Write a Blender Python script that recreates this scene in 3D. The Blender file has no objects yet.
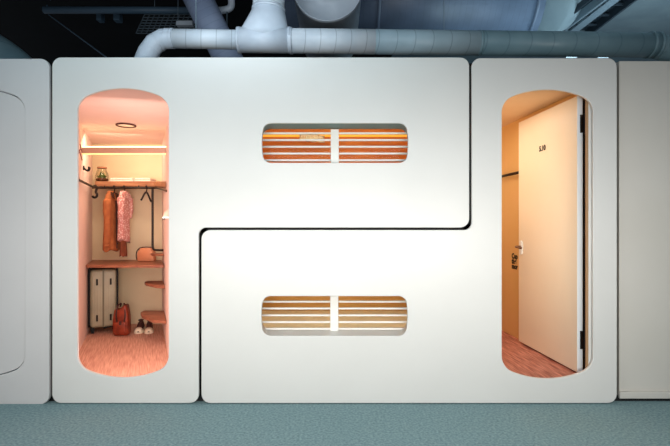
import bpy, bmesh, math, random
from mathutils import Vector, Matrix
random.seed(4)
S = bpy.context.scene
C = S.collection
PI = math.pi
EYE = 1.207

def P(px, py, r):
    """photo pixel + depth ratio (1 = facade plane) -> world point"""
    return Vector(((px - 335) / 150 * r, 3 * (r - 1), EYE + (223 - py) / 150 * r))

# ---------------------------------------------------------------- materials
def rgb(h):
    h = h.lstrip('#')
    c = [int(h[i:i + 2], 16) / 255 for i in (0, 2, 4)]
    return tuple(x / 12.92 if x <= .04045 else ((x + .055) / 1.055) ** 2.4 for x in c) + (1,)

def mat(name, col, rough=.5, metal=0, emit=None, es=0, spec=.5, coat=0):
    m = bpy.data.materials.new(name); m.use_nodes = True
    b = m.node_tree.nodes['Principled BSDF']
    b.inputs['Base Color'].default_value = rgb(col)
    b.inputs['Roughness'].default_value = rough
    b.inputs['Metallic'].default_value = metal
    b.inputs['Specular IOR Level'].default_value = spec
    b.inputs['Coat Weight'].default_value = coat
    if emit:
        b.inputs['Emission Color'].default_value = rgb(emit)
        b.inputs['Emission Strength'].default_value = es
    return m

def nodes(m):
    nt = m.node_tree
    return nt, nt.nodes, nt.links, nt.nodes['Principled BSDF']

def noise_mat(name, c1, c2, scale=(1, 1, 1), ns=20, rough=.6, bump=.1, detail=4, lo=.35, hi=.65, coords='Object', dist=.01, metal=0, shear=0):
    m = mat(name, c1, rough, metal)
    nt, N, L, b = nodes(m)
    tc = N.new('ShaderNodeTexCoord'); mp = N.new('ShaderNodeMapping')
    mp.inputs['Scale'].default_value = scale
    if shear:
        sp = N.new('ShaderNodeSeparateXYZ'); cb = N.new('ShaderNodeCombineXYZ'); ma = N.new('ShaderNodeMath'); ma.operation = 'MULTIPLY_ADD'
        L.new(tc.outputs[coords], sp.inputs[0]); L.new(sp.outputs['Y'], ma.inputs[0]); ma.inputs[1].default_value = shear; L.new(sp.outputs['X'], ma.inputs[2])
        L.new(ma.outputs[0], cb.inputs['X']); L.new(sp.outputs['Y'], cb.inputs['Y']); L.new(cb.outputs[0], mp.inputs[0])
    else: L.new(tc.outputs[coords], mp.inputs[0])
    n = N.new('ShaderNodeTexNoise'); n.inputs['Scale'].default_value = ns; n.inputs['Detail'].default_value = detail
    L.new(mp.outputs[0], n.inputs['Vector'])
    r = N.new('ShaderNodeValToRGB')
    r.color_ramp.elements[0].position = lo; r.color_ramp.elements[0].color = rgb(c1)
    r.color_ramp.elements[1].position = hi; r.color_ramp.elements[1].color = rgb(c2)
    L.new(n.outputs['Fac'], r.inputs[0]); L.new(r.outputs[0], b.inputs['Base Color'])
    if bump:
        bp = N.new('ShaderNodeBump'); bp.inputs['Strength'].default_value = bump; bp.inputs['Distance'].default_value = dist
        L.new(n.outputs['Fac'], bp.inputs['Height']); L.new(bp.outputs[0], b.inputs['Normal'])
    return m

def duct_mat(name, c1, c2, period=.11, skew=.25, line='#5c6b78'):
    """painted spiral duct: thin darker seam lines round the axis (local Z)"""
    m = noise_mat(name, c1, c2, ns=5, rough=.42, bump=.0)
    nt, N, L, b = nodes(m)
    tc = N.new('ShaderNodeTexCoord'); sx = N.new('ShaderNodeSeparateXYZ'); L.new(tc.outputs['Object'], sx.inputs[0])
    a = N.new('ShaderNodeMath'); a.operation = 'MULTIPLY_ADD'; a.inputs[1].default_value = skew
    L.new(sx.outputs['X'], a.inputs[0]); L.new(sx.outputs['Z'], a.inputs[2])
    d = N.new('ShaderNodeMath'); d.operation = 'DIVIDE'; d.inputs[1].default_value = period; L.new(a.outputs[0], d.inputs[0])
    f = N.new('ShaderNodeMath'); f.operation = 'FRACT'; L.new(d.outputs[0], f.inputs[0])
    g = N.new('ShaderNodeMath'); g.operation = 'LESS_THAN'; g.inputs[1].default_value = .05; L.new(f.outputs[0], g.inputs[0])
    mx = N.new('ShaderNodeMix'); mx.data_type = 'RGBA'
    k = N.new('ShaderNodeMath'); k.operation = 'MULTIPLY'; k.inputs[1].default_value = .45; L.new(g.outputs[0], k.inputs[0])
    L.new(k.outputs[0], mx.inputs['Factor'])
    src = b.inputs['Base Color'].links[0].from_socket
    L.new(src, mx.inputs['A']); mx.inputs['B'].default_value = rgb(line)
    L.new(mx.outputs['Result'], b.inputs['Base Color'])
    bp = N.new('ShaderNodeBump'); bp.inputs['Strength'].default_value = .4; bp.inputs['Distance'].default_value = .004
    L.new(g.outputs[0], bp.inputs['Height']); L.new(bp.outputs[0], b.inputs['Normal'])
    return m

M = {}
M['panel'] = noise_mat('panel_laminate', '#e2e0db', '#dddbd6', ns=1.2, rough=.33, bump=.0)
M['panel_warm'] = noise_mat('panel_laminate_warm', '#d9d4cb', '#d4cfc5', ns=1.5, rough=.4, bump=0)
M['panel_side'] = noise_mat('panel_laminate_side', '#d9d6d4', '#d2cfcd', ns=1.5, rough=.4, bump=0)
M['black'] = mat('matte_black', '#050607', .7)
M['black_metal'] = mat('black_metal', '#1c1310', .4, .3)
M['carpet'] = noise_mat('teal_carpet', '#66858a', '#93aeb0', scale=(1, 1, 1), ns=70, rough=.95, bump=.6, detail=6, lo=.3, hi=.7)
M['vinyl'] = noise_mat('woven_vinyl', '#ba7c69', '#e0ab94', scale=(24, 1.3, 1), ns=4, rough=.6, bump=.08, detail=7, lo=.32, hi=.68, shear=.4289)
M['vinyl_red'] = noise_mat('woven_vinyl_red', '#8a463a', '#e09a86', scale=(20, 1.5, 1), ns=4, rough=.55, bump=.08, detail=7, lo=.34, hi=.70, shear=.0822)
M['wall_pink'] = noise_mat('pink_wall', '#ecd0c6', '#e8ccc2', ns=2, rough=.7, bump=0)
M['wall_cream'] = noise_mat('cream_wall', '#eedcba', '#ead6b2', ns=2, rough=.7, bump=0)
M['wall_ochre'] = noise_mat('ochre_wall', '#e0b47a', '#dab070', ns=2, rough=.75, bump=0)
M['ceil_tan'] = noise_mat('tan_ceiling', '#e2c096', '#dcb88c', ns=2, rough=.7, bump=0)
M['door'] = noise_mat('door_laminate', '#efe2cb', '#ecdec6', ns=2, rough=.4, bump=0)
M['door_edge_lit'] = mat('door_edge_lit', '#e6edf2', .4)  # cool light on the edge face, put into the colour
M['white'] = mat('white_paint', '#eceae4', .5)
M['wood'] = noise_mat('shelf_wood', '#915a3e', '#b47c58', scale=(1, 9, 9), ns=5, rough=.5, bump=.05, detail=6)
M['wood_dark'] = noise_mat('desk_wood', '#854c38', '#a86c50', scale=(1.5, 9, 9), ns=5, rough=.5, bump=.05, detail=6)
M['led'] = mat('led_strip', '#fff2cf', .5, emit='#ffe09a', es=3)
M['led_low'] = mat('led_strip_low', '#ffe9b8', .5, emit='#ffd98a', es=1.1)
M['cove'] = mat('cove_profile', '#c09a86', .7)
M['led2'] = mat('led_strip_pale', '#fff2cf', .5, emit='#fff0c8', es=6)
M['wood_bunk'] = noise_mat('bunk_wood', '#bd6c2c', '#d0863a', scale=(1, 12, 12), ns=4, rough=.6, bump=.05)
M['slat'] = mat('slat_white', '#f2efe8', .45)
M['soffit_tint'] = mat('recess_carpet_tint', '#84a6a4', .5)  # upper recess, teal reflection of the carpet put into the colour
M['duct'] = duct_mat('white_spiral_duct', '#cfd8df', '#bfcbd5')
M['duct_lilac'] = duct_mat('lilac_spiral_duct', '#9aa9c4', '#8b9bb8', period=.07, skew=.35, line='#6a7894')
M['duct_teal_shade'] = duct_mat('teal_and_shaded_duct', '#7a98a2', '#6f8e98', period=.16, line='#4a6a74')  # teal duct; on the main duct its tone is painted shade
M['duct_blue'] = duct_mat('blue_ribbed_duct', '#5f7088', '#56667c', period=.06, skew=.02, line='#46546a')
M['duct_half_shade'] = duct_mat('half_shaded_spiral_duct', '#a0b6c0', '#93aab4', period=.13)  # middle of the main duct, fading light put into the colour
M['duct_plain'] = noise_mat('plain_duct', '#c4ced8', '#b4c0cc', ns=6, rough=.4, bump=0)
M['pipe_dark'] = mat('blue_pipe', '#4b6478', .5)
M['ceil_dark'] = noise_mat('black_ceiling', '#06080c', '#0b1016', ns=4, rough=.9, bump=.2)
M['ceil_blue'] = noise_mat('blue_grey_ceiling', '#76878f', '#6a7b85', ns=3, rough=.85, bump=.1)
M['tray'] = mat('tray_steel', '#2a353e', .5, .4)
M['tray_light'] = mat('tray_light_steel', '#72838f', .5, .3)
M['luggage'] = noise_mat('luggage_shell', '#9c9880', '#a8a48a', ns=6, rough=.35, bump=0)
M['leather'] = noise_mat('brown_leather', '#6a2413', '#94391d', ns=14, rough=.45, bump=.15)
M['leather_dark'] = mat('dark_leather', '#3a150d', .5)
M['jacket'] = noise_mat('rust_suede', '#96512b', '#ad6638', ns=16, rough=.85, bump=.2)
M['coat'] = noise_mat('brown_cloth', '#7c4029', '#8f4d32', ns=16, rough=.9, bump=.2)
M['bagpink'] = noise_mat('peach_leather', '#d98e67', '#e39b74', ns=8, rough=.5, bump=.05)
M['shoe'] = noise_mat('shoe_suede', '#4c2a26', '#6b4038', ns=30, rough=.9, bump=.2)
M['rubber'] = mat('cream_rubber', '#efe0c6', .5)
M['cork'] = noise_mat('cork', '#a0684a', '#b87e5c', ns=60, rough=.8, bump=.2)
M['soil'] = noise_mat('soil', '#4a2618', '#6a3a22', ns=50, rough=.95, bump=.4)
M['leaf'] = noise_mat('leaf', '#4b5f33', '#7c8a4c', ns=30, rough=.6, bump=.1)
M['towel'] = noise_mat('towel', '#f2e4d8', '#e8d6ca', ns=60, rough=.95, bump=.3)
M['linen'] = noise_mat('linen', '#f3efe8', '#e6e2da', ns=12, rough=.9, bump=.3)
M['bagwhite'] = mat('white_cloth', '#c9c4bb', .9)
M['mirror_pink'] = mat('pink_glass', '#dba58f', .25)
M['ink'] = mat('ink', '#0c0a09', .6)
M['scribble'] = mat('brown_paint', '#a06a5c', .7)
M['chrome'] = mat('handle_metal', '#6b4632', .3, .6)
M['jamb_brown'] = mat('jamb_brown', '#a9825c', .6)

def glass(name, tint, fac, rough=.03):
    m = bpy.data.materials.new(name); m.use_nodes = True
    nt = m.node_tree; N = nt.nodes; L = nt.links; N.clear()
    o = N.new('ShaderNodeOutputMaterial'); mx = N.new('ShaderNodeMixShader')
    t = N.new('ShaderNodeBsdfTransparent'); g = N.new('ShaderNodeBsdfGlossy')
    t.inputs[0].default_value = rgb(tint); g.inputs['Roughness'].default_value = rough
    f = N.new('ShaderNodeFresnel'); f.inputs[0].default_value = 1.45
    k = N.new('ShaderNodeMath'); k.operation = 'MULTIPLY'; k.inputs[1].default_value = fac
    L.new(f.outputs[0], k.inputs[0]); L.new(k.outputs[0], mx.inputs[0])
    L.new(t.outputs[0], mx.inputs[1]); L.new(g.outputs[0], mx.inputs[2]); L.new(mx.outputs[0], o.inputs[0])
    return m
M['glass'] = glass('clear_glass', '#f2f5f0', .12)
M['glass_thin'] = glass('jar_glass', '#f6f4ea', .5, .08)

def spotted(name, base, spot):
    m = mat(name, base, .85); nt, N, L, b = nodes(m)
    tc = N.new('ShaderNodeTexCoord'); v = N.new('ShaderNodeTexVoronoi'); v.inputs['Scale'].default_value = 62
    L.new(tc.outputs['Object'], v.inputs['Vector'])
    r = N.new('ShaderNodeValToRGB'); r.color_ramp.elements[0].position = .30; r.color_ramp.elements[0].color = rgb(spot)
    r.color_ramp.elements[1].position = .42; r.color_ramp.elements[1].color = rgb(base)
    L.new(v.outputs['Distance'], r.inputs[0]); L.new(r.outputs[0], b.inputs['Base Color'])
    return m
M['shirt'] = spotted('dotted_pink_cotton', '#c68580', '#f2d6d0')

# ---------------------------------------------------------------- mesh helpers
def tag(o, label=None, cat=None, group=None, kind=None):
    if label: o['label'] = label
    if cat: o['category'] = cat
    if group: o['group'] = group
    if kind: o['kind'] = kind
    return o

def empty(name, loc, label, cat, group=None, rot=None, kind=None):
    o = bpy.data.objects.new(name, None); C.objects.link(o); o.location = loc
    o.empty_display_size = .05
    if rot is not None: o.rotation_euler = rot
    return tag(o, label, cat, group, kind)

def link(name, bm, m, parent=None, smooth=False, bevel=0, loc=None, seg=2, world=False):
    """link bm as one mesh object; world=True: bm is in world coords though it has a parent"""
    bmesh.ops.recalc_face_normals(bm, faces=bm.faces[:])
    me = bpy.data.meshes.new(name); bm.to_mesh(me); bm.free()
    for p in me.polygons: p.use_smooth = smooth
    me.materials.append(m)
    o = bpy.data.objects.new(name, me); C.objects.link(o)
    if parent is not None:
        o.parent = parent
        if world:
            mw = Matrix.LocRotScale(parent.location, parent.rotation_euler, (1, 1, 1))
            pp = parent.parent
            while pp is not None:
                mw = Matrix.LocRotScale(pp.location, pp.rotation_euler, (1, 1, 1)) @ mw; pp = pp.parent
            me.transform(mw.inverted())
    elif loc is not None:
        me.transform(Matrix.Translation(-Vector(loc))); o.location = loc
    if bevel:
        b = o.modifiers.new('bevel', 'BEVEL'); b.width = bevel; b.segments = seg; b.limit_method = 'ANGLE'; b.angle_limit = .6
    return o

def sub(o, n=1):
    s = o.modifiers.new('sub', 'SUBSURF'); s.levels = n; s.render_levels = n
    return o

def box(bm, a, b, mx=None):
    r = bmesh.ops.create_cube(bm, size=1)
    for v in r['verts']:
        v.co = Vector([(a[i] + b[i]) / 2 + v.co[i] * abs(b[i] - a[i]) for i in range(3)])
        if mx: v.co = mx @ v.co
    return r['verts']

def BM(): return bmesh.new()

def prism(bm, pts, z0, z1, axis='Z'):
    """extrude a polygon (list of 2D) between two levels. axis Z: pts=(x,y); axis Y: pts=(x,z)"""
    def mk(p, l): return (p[0], p[1], l) if axis == 'Z' else ((p[0], l, p[1]) if axis == 'Y' else (l, p[0], p[1]))
    a = [bm.verts.new(mk(p, z0)) for p in pts]; b = [bm.verts.new(mk(p, z1)) for p in pts]
    n = len(pts)
    bm.faces.new(a); bm.faces.new(b[::-1])
    for i in range(n): bm.faces.new((a[i], a[(i + 1) % n], b[(i + 1) % n], b[i]))

def tube(bm, pts, rad, n=12, cap=True, closed=False):
    """sweep a circle along points; rad number or list"""
    pts = [Vector(p) for p in pts]; rings = []
    up = None
    for i, p in enumerate(pts):
        if i == 0: t = pts[1] - pts[0]
        elif i == len(pts) - 1: t = pts[-1] - pts[-2]
        else: t = (pts[i + 1] - p).normalized() + (p - pts[i - 1]).normalized()
        t.normalize()
        if up is None:
            up = t.orthogonal().normalized()
        up = (up - t * up.dot(t)).normalized()
        w = t.cross(up)
        r = rad[i] if isinstance(rad, (list, tuple)) else rad
        k = 1
        if 0 < i < len(pts) - 1:
            k = 1
        rings.append([bm.verts.new(p + (up * math.cos(2 * PI * j / n) + w * math.sin(2 * PI * j / n)) * r * k) for j in range(n)])
    for a, b in zip(rings, rings[1:]):
        for j in range(n): bm.faces.new((a[j], a[(j + 1) % n], b[(j + 1) % n], b[j]))
    if cap:
        bm.faces.new(rings[0][::-1]); bm.faces.new(rings[-1])
    return rings

def lathe(bm, prof, n=24, center=(0, 0, 0)):
    c = Vector(center); rings = []
    for r, z in prof:
        if r < 1e-6: rings.append([bm.verts.new(c + Vector((0, 0, z)))])
        else: rings.append([bm.verts.new(c + Vector((r * math.cos(2 * PI * j / n), r * math.sin(2 * PI * j / n), z))) for j in range(n)])
    for a, b in zip(rings, rings[1:]):
        if len(a) == 1 and len(b) == 1: continue
        for j in range(n):
            if len(a) == 1: bm.faces.new((a[0], b[(j + 1) % n], b[j]))
            elif len(b) == 1: bm.faces.new((a[j], a[(j + 1) % n], b[0]))
            else: bm.faces.new((a[j], a[(j + 1) % n], b[(j + 1) % n], b[j]))

def rounded(pts, rads, seg=8):
    """round the corners of a polygon given as 2D points with a radius for each"""
    out = []; n = len(pts)
    for i in range(n):
        p = Vector(pts[i]); a = (Vector(pts[i - 1]) - p).normalized(); b = (Vector(pts[(i + 1) % n]) - p).normalized()
        r = rads[i] if isinstance(rads, (list, tuple)) else rads
        if r <= 0: out.append(tuple(p)); continue
        ang = a.angle(b); d = r / math.tan(ang / 2)
        c = p + (a + b).normalized() * (r / math.sin(ang / 2))
        s = p + a * d - c; e = p + b * d - c
        a0 = math.atan2(s.y, s.x); a1 = math.atan2(e.y, e.x)
        da = (a1 - a0 + PI) % (2 * PI) - PI
        for k in range(seg + 1):
            t = a0 + da * k / seg
            out.append((c.x + r * math.cos(t), c.y + r * math.sin(t)))
    return out

def arch(cx, cz, hw, hh, R, r, vertical=True, off=0):
    """opening: straight sides, shallow arched ends (radius R) with small corner radius r. hw: half size across the sides, hh: apex half size."""
    hw += off; hh += off; r += off; R += off
    c = hh - R
    fy = c + math.sqrt((R - r) ** 2 - (hw - r) ** 2)
    ang = math.atan2(fy - c, hw - r)
    q = []
    for k in range(9):
        t = ang * k / 8; q.append((hw - r + r * math.cos(t), fy + r * math.sin(t)))
    for k in range(1, 13):
        t = ang + (PI / 2 - ang) * k / 12; q.append((R * math.cos(t), c + R * math.sin(t)))
    pts = q + [(-x, y) for x, y in q[-2::-1]]
    pts = pts + [(x, -y) for x, y in pts[::-1]]
    if not vertical: pts = [(y, x) for x, y in pts]
    return [(cx + x, cz + y) for x, y in pts]

def plate(name, outer, holes, y0, y1, m, bevel=.004, parent=None, **kw):
    """flat plate in the XZ plane with holes and softly rounded edges, between depths y0 and y1"""
    cu = bpy.data.curves.new('tmp', 'CURVE'); cu.dimensions = '2D'; cu.fill_mode = 'BOTH'
    for loop in [outer] + holes:
        cl = []
        for p in loop:
            if not cl or (Vector(p) - Vector(cl[-1])).length > 1e-4: cl.append(p)
        if (Vector(cl[0]) - Vector(cl[-1])).length < 1e-4: cl.pop()
        sp = cu.splines.new('POLY'); sp.points.add(len(cl) - 1)
        for q, p in zip(sp.points, cl): q.co = (p[0], p[1], 0, 1)
        sp.use_cyclic_u = True
    cu.extrude = (y1 - y0) / 2 - bevel; cu.bevel_depth = bevel; cu.bevel_resolution = 2; cu.offset = -bevel
    t = bpy.data.objects.new('tmp', cu); C.objects.link(t)
    bpy.context.view_layer.update()
    me = bpy.data.meshes.new_from_object(t.evaluated_get(bpy.context.evaluated_depsgraph_get()))
    bpy.data.objects.remove(t); bpy.data.curves.remove(cu)
    me.transform(Matrix.Translation((0, (y0 + y1) / 2, 0)) @ Matrix.Rotation(PI / 2, 4, 'X'))
    me.name = name; me.materials.clear(); me.materials.append(m)
    for p in me.polygons: p.use_smooth = abs(p.normal.y) < .98
    o = bpy.data.objects.new(name, me); C.objects.link(o)
    if parent is not None: o.parent = parent
    return o

def text(name, s, size, mx, m, parent=None, extrude=.0008):
    cu = bpy.data.curves.new('t', 'FONT'); cu.body = s; cu.size = size; cu.extrude = extrude; cu.offset = size * .05; cu.align_x = 'LEFT'
    t = bpy.data.objects.new('t', cu); C.objects.link(t); bpy.context.view_layer.update()
    me = bpy.data.meshes.new_from_object(t.evaluated_get(bpy.context.evaluated_depsgraph_get()))
    bpy.data.objects.remove(t); bpy.data.curves.remove(cu)
    me.transform(mx); me.materials.clear(); me.materials.append(m); me.name = name
    o = bpy.data.objects.new(name, me); C.objects.link(o)
    if parent is not None:
        o.parent = parent; me.transform(Matrix.LocRotScale(parent.location, parent.rotation_euler, (1, 1, 1)).inverted())
    return o

def struct(name, bm, m, label=None, cat=None, **kw):
    o = link(name, bm, m, **kw); tag(o, label, cat, None, 'structure'); return o

# px -> metres on the facade plane
def fx(x): return (x - 335) / 150
def fz(y): return EYE + (223 - y) / 150
def fpts(l): return [(fx(a), fz(b)) for a, b in l]

# ================================================================ facade
bm = BM(); box(bm, (-6, -5, -.05), (6, 6, 0))
struct('floor', bm, M['carpet'], 'teal carpet of the corridor in front of the white cabins', 'floor')

DOOR = dict(hw=.304, hh=.964, R=.62, r=.115)
open_L = arch(fx(123), fz(233), **DOOR)
open_R = arch(fx(547.5), fz(234.1), **DOOR)
WIN = dict(hw=.132, hh=.487, R=.62, r=.055, vertical=False)
win_U = arch(fx(335), fz(143), **WIN)
win_L = arch(fx(334.5), fz(316), **WIN)

upper = rounded(fpts([(52, 57.3), (469.3, 57.3), (469.3, 227.6), (198.7, 227.6), (198.7, 403.2), (52, 403.2)]), [.06, .06, .06, .05, .06, .06])
lower = rounded(fpts([(471.7, 58), (617, 58), (617, 403.2), (201.3, 403.2), (201.3, 230), (471.7, 230)]), [.06, .06, .06, .06, .06, .05])
o = plate('wall_upper', upper, [open_L, win_U], 0, .02, M['panel'])
tag(o, 'glossy white stepped cabin front holding the left doorway and upper slatted window', 'wall panel', None, 'structure')
o = plate('wall_lower', lower, [open_R, win_L], 0, .02, M['panel'])
tag(o, 'glossy white stepped cabin front holding the right doorway and lower slatted window', 'wall panel', None, 'structure')

# neighbour fronts
left_out = rounded([(-3.2, fz(58.5)), (fx(49), fz(58.5)), (fx(49), fz(404.5)), (-3.2, fz(404.5))], [0, .06, .06, 0])
hatchL = arch(fx(-21), fz(233), **DOOR)
o = plate('wall_left', left_out, [hatchL], 0, .03, M['panel_side'], bevel=.006)
tag(o, 'pale grey front of the neighbouring cabin with closed arched hatch outline', 'wall panel', None, 'structure')
o = plate('hatch_cover', arch(fx(-21), fz(233), off=-.005, **DOOR), [], .012, .029, M['panel_side'], bevel=.003)
tag(o, 'pale closed arched hatch set into the cabin front at far left', 'hatch')
bm = BM(); box(bm, (P(619.3, 0, 1.02).x, .06, fz(400.5) * .0 + .03), (3.2, .11, EYE + (223 - 61) / 150 * 1.02))
struct('wall_right', bm, M['panel_warm'], 'beige flat front of the neighbouring cabin at far right', 'wall panel', bevel=.003)
bm = BM(); box(bm, (P(619.8, 0, 1.012).x, .035, .02), (3.2, .0598, .065))
struct('baseboard_right', bm, M['panel_warm'], 'beige skirting ledge along the foot of the far right cabin front', 'baseboard', bevel=.006)

# black joints behind the gaps between the fronts
def joint(name, pts, label, w=.03):
    bm = BM()
    for (a, b) in zip(pts, pts[1:]):
        x0, x1 = sorted((a[0], b[0])); z0, z1 = sorted((a[1], b[1]))
        box(bm, (x0 - w, .056, z0 - w), (x1 + w, .07, z1 + w))
    struct(name, bm, M['black'], label, 'trim')
top = fz(60)
joint('trim_1', [(fx(50.5), .035), (fx(50.5), fz(66))], 'black vertical shadow gap beside the far left cabin front')
joint('trim_2', [(fx(200), .035), (fx(200), fz(229)), (fx(470.5), fz(229)), (fx(470.5), fz(67))], 'black stepped shadow gap between the two interlocking cabin fronts')
bm = BM(); box(bm, (P(612, 0, 1.02).x, .085, .005), (P(619, 0, 1.02).x, .13, fz(60)))
struct('trim_3', bm, M['black'], 'black vertical shadow gap beside the far right cabin front', 'trim')
bm = BM(); box(bm, (-3.2, .052, 0), (3.2, .08, .03))
struct('trim_4', bm, M['black'], 'black recessed plinth under the cabin fronts', 'trim')

# ================================================================ slatted windows
def window(n, pts, zc, xc, label):
    root = empty('window_%d' % n, (xc, .05, zc), label, 'window', None, None, 'structure')
    # recess lining: tapered ring behind the panel
    bm = BM(); ring0 = [bm.verts.new((x, .016, z)) for x, z in pts]; ring1 = [bm.verts.new((xc + (x - xc) * 1.062, .19, z)) for x, z in pts]
    k = len(pts)
    for i in range(k): bm.faces.new((ring0[i], ring0[(i + 1) % k], ring1[(i + 1) % k], ring1[i]))
    o = link('recess_lining', bm, M['soffit_tint'] if n == 1 else M['panel'], root, world=True)
    # centre stile
    bm = BM(); box(bm, (xc - .03, .14, zc - (.115 if n == 1 else .163)), (xc + .027, .185, zc + (.121 if n == 1 else .15)))
    link('centre_stile', bm, M['slat'], root, world=True, bevel=.003)
    for i in range(6):
        py = (133.4 if n == 1 else 301.6) + 6.75 * (i if n == 1 else i)
        if n == 1 and i == 5: continue
        if n == 2 and i == 5: continue
        z = EYE + (223 - py) / 150 * 1.055
        for s in (-1, 1):
            x0, x1 = (xc - .515, xc - .031) if s < 0 else (xc + .028, xc + .515)
            bm = BM(); box(bm, (x0, .155, z - .0062), (x1, .176, z + .0062))
            link('slat', bm, M['slat'], root, world=True, bevel=.002)
    bm = BM(); box(bm, (xc - .53, .1801, zc - .155), (xc + .53, .184, zc + .165))
    link('pane', bm, M['glass'], root, world=True)
    return root
window(1, win_U, fz(143), fx(335), 'upper rounded window with white horizontal slats and warm wood glow behind')
window(2, win_L, fz(316), fx(334.5), 'lower rounded window with white horizontal slats and tan wood glow behind')
# bunk niches behind the windows
def niche(sfx, z0, z1, m, led_z, led_m, cz):
    x0, x1, y0, y1 = -.86, .84, .195, 1.15
    t = .02
    def w(name, a, b, label, mm=m):
        bm = BM(); box(bm, a, b); struct(name, bm, mm, label, 'wall')
    w('wall_bunk_back' + sfx, (x0, y1, z0), (x1, y1 + t, z1), 'warm wood back wall inside the %s bunk' % cz)
    w('wall_bunk_left' + sfx, (x0 - t, y0, z0), (x0, y1, z1), 'warm wood left end wall inside the %s bunk' % cz)
    w('wall_bunk_right' + sfx, (x1, y0, z0), (x1 + t, y1, z1), 'warm wood right end wall inside the %s bunk' % cz)
    w('ceiling_bunk' + sfx, (x0, y0, z1), (x1, y1, z1 + t), 'warm wood ceiling inside the %s bunk' % cz)
    w('floor_bunk' + sfx, (x0, y0, z0 - t), (x1, y1, z0), 'wood bunk base inside the %s bunk' % cz)
    bm = BM(); box(bm, (x0 + .02, y1 - .02, led_z), (x1 - .02, y1 - .001, led_z + .035))
    tag(link('wall_light_strip', bm, led_m, bevel=.004), 'glowing yellow light strip along the back wall of the %s bunk' % cz, 'light')
M['led_amber'] = mat('led_amber', '#e0a040', .5, emit='#f0b040', es=.9)
M['led_gold'] = mat('led_gold', '#e0a040', .5, emit='#f4bc50', es=.9)
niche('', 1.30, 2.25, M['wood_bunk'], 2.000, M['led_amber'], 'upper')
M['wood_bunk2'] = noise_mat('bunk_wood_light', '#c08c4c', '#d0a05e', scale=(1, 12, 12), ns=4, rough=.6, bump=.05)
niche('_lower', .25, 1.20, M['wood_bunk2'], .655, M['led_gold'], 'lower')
# front walls around the windows inside the niches (keeps the warm light in)
for (z0, z1, zc) in ((1.30, 2.25, fz(143)), (.25, 1.20, fz(316))):
    pass
# mattresses + bedding
def mattress(z, label):
    bm = BM(); box(bm, (-.83, .22, z), (.81, 1.12, z + .16))
    tag(link('mattress', bm, M['linen'], bevel=.03, seg=3), label, 'mattress')
mattress(1.301, 'white mattress on the upper bunk behind the slatted window')
mattress(.251, 'white mattress on the lower bunk behind the slatted window')
def cushion(bm, c, sx, sy, sz, rot, nz=.012):
    n = 14
    g = []
    for side in (1, -1):
        gr = []
        for i in range(n + 1):
            row = []
            for j in range(n + 1):
                u, v = -1 + 2 * i / n, -1 + 2 * j / n
                h = (max(0, (1 - u ** 4)) * max(0, (1 - v ** 4))) ** .5 * sz * side + nz * math.sin(9 * u + 3 * v) * math.cos(7 * v - 2 * u) * (1 - u * u) * (1 - v * v)
                k = 1 - .06 * (1 - abs(u * v))
                row.append(bm.verts.new(c + rot @ Vector((u * sx * k, v * sy * k, h))))
            gr.append(row)
        for i in range(n):
            for j in range(n): bm.faces.new((gr[i][j], gr[i + 1][j], gr[i + 1][j + 1], gr[i][j + 1]))
        g.append(gr)
    bmesh.ops.remove_doubles(bm, verts=bm.verts[:], dist=1e-4)
# crumpled white cloth added for pale specks behind the upper slats, unsupported
bm = BM(); cushion(bm, Vector((-.195, .80, 1.925)), .11, .04, .015, Matrix.Rotation(1.0, 3, 'X') @ Matrix.Rotation(.15, 3, 'Y'), .03)
pil = link('floating_cloth', bm, M['bagwhite'], smooth=True, world=False)

# ================================================================ left room
def LX(r): return (-193 * r - 85.3) / 150
def RX(r): return (-193 * r + 34.4) / 150
def ry(r): return 3 * (r - 1)
def yr(y): return 1 + y / 3
r0, r1 = 1.0075, 1.72
ZF, ZC = .049, 2.113
def quadbox(bm, pts, z0, z1): prism(bm, pts, z0, z1, 'Z')
fl = [(LX(r0), ry(r0)), (RX(r0), ry(r0)), (RX(r1), ry(r1)), (LX(r1), ry(r1))]
bm = BM(); quadbox(bm, fl, ZF - .02, ZF); struct('floor_left_room', bm, M['vinyl'], 'terracotta woven vinyl floor of the left room', 'floor')
bm = BM(); quadbox(bm, fl, ZC, ZC + .02); struct('ceiling_left_room', bm, M['wall_pink'], 'peach ceiling of the left room', 'ceiling')
bm = BM(); quadbox(bm, [(LX(r0), ry(r0)), (LX(r1), ry(r1)), (LX(r1) - .02, ry(r1)), (LX(r0) - .02, ry(r0))], ZF, ZC); struct('wall_left_room_left', bm, M['wall_pink'], 'pink left wall of the left room', 'wall')
bm = BM(); quadbox(bm, [(RX(r0), ry(r0)), (RX(r1), ry(r1)), (RX(r1) + .02, ry(r1)), (RX(r0) + .02, ry(r0))], ZF, ZC); struct('wall_left_room_right', bm, M['wall_pink'], 'pink right wall of the left room behind the steps', 'wall')
bm = BM(); box(bm, (LX(r1) - .02, ry(r1), ZF - .02), (RX(r1) + .02, ry(r1) + .02, ZC + .02)); struct('wall_left_room_back', bm, M['wall_cream'], 'cream back wall of the left room behind the hanging clothes', 'wall')

# downlight
cpt = P(126, 124.5, 136 / 98.5); cpt.z = ZC
dl = empty('ceiling_light', cpt, 'round recessed ceiling light with thin bronze ring in the left room', 'light')
bm = BM(); lathe(bm, [(.074, -.002), (.088, -.004), (.088, -.014), (.080, -.016), (.074, -.012), (.074, -.002)], 32); link('ring', bm, M['shoe'], dl, smooth=True)
bm = BM(); lathe(bm, [(0, -.009), (.074, -.007), (.074, -.002), (0, -.002)], 32); link('diffuser', bm, mat('dl', '#fff0d8', .5, emit='#ffd9ac', es=.2), dl, smooth=True)

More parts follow.
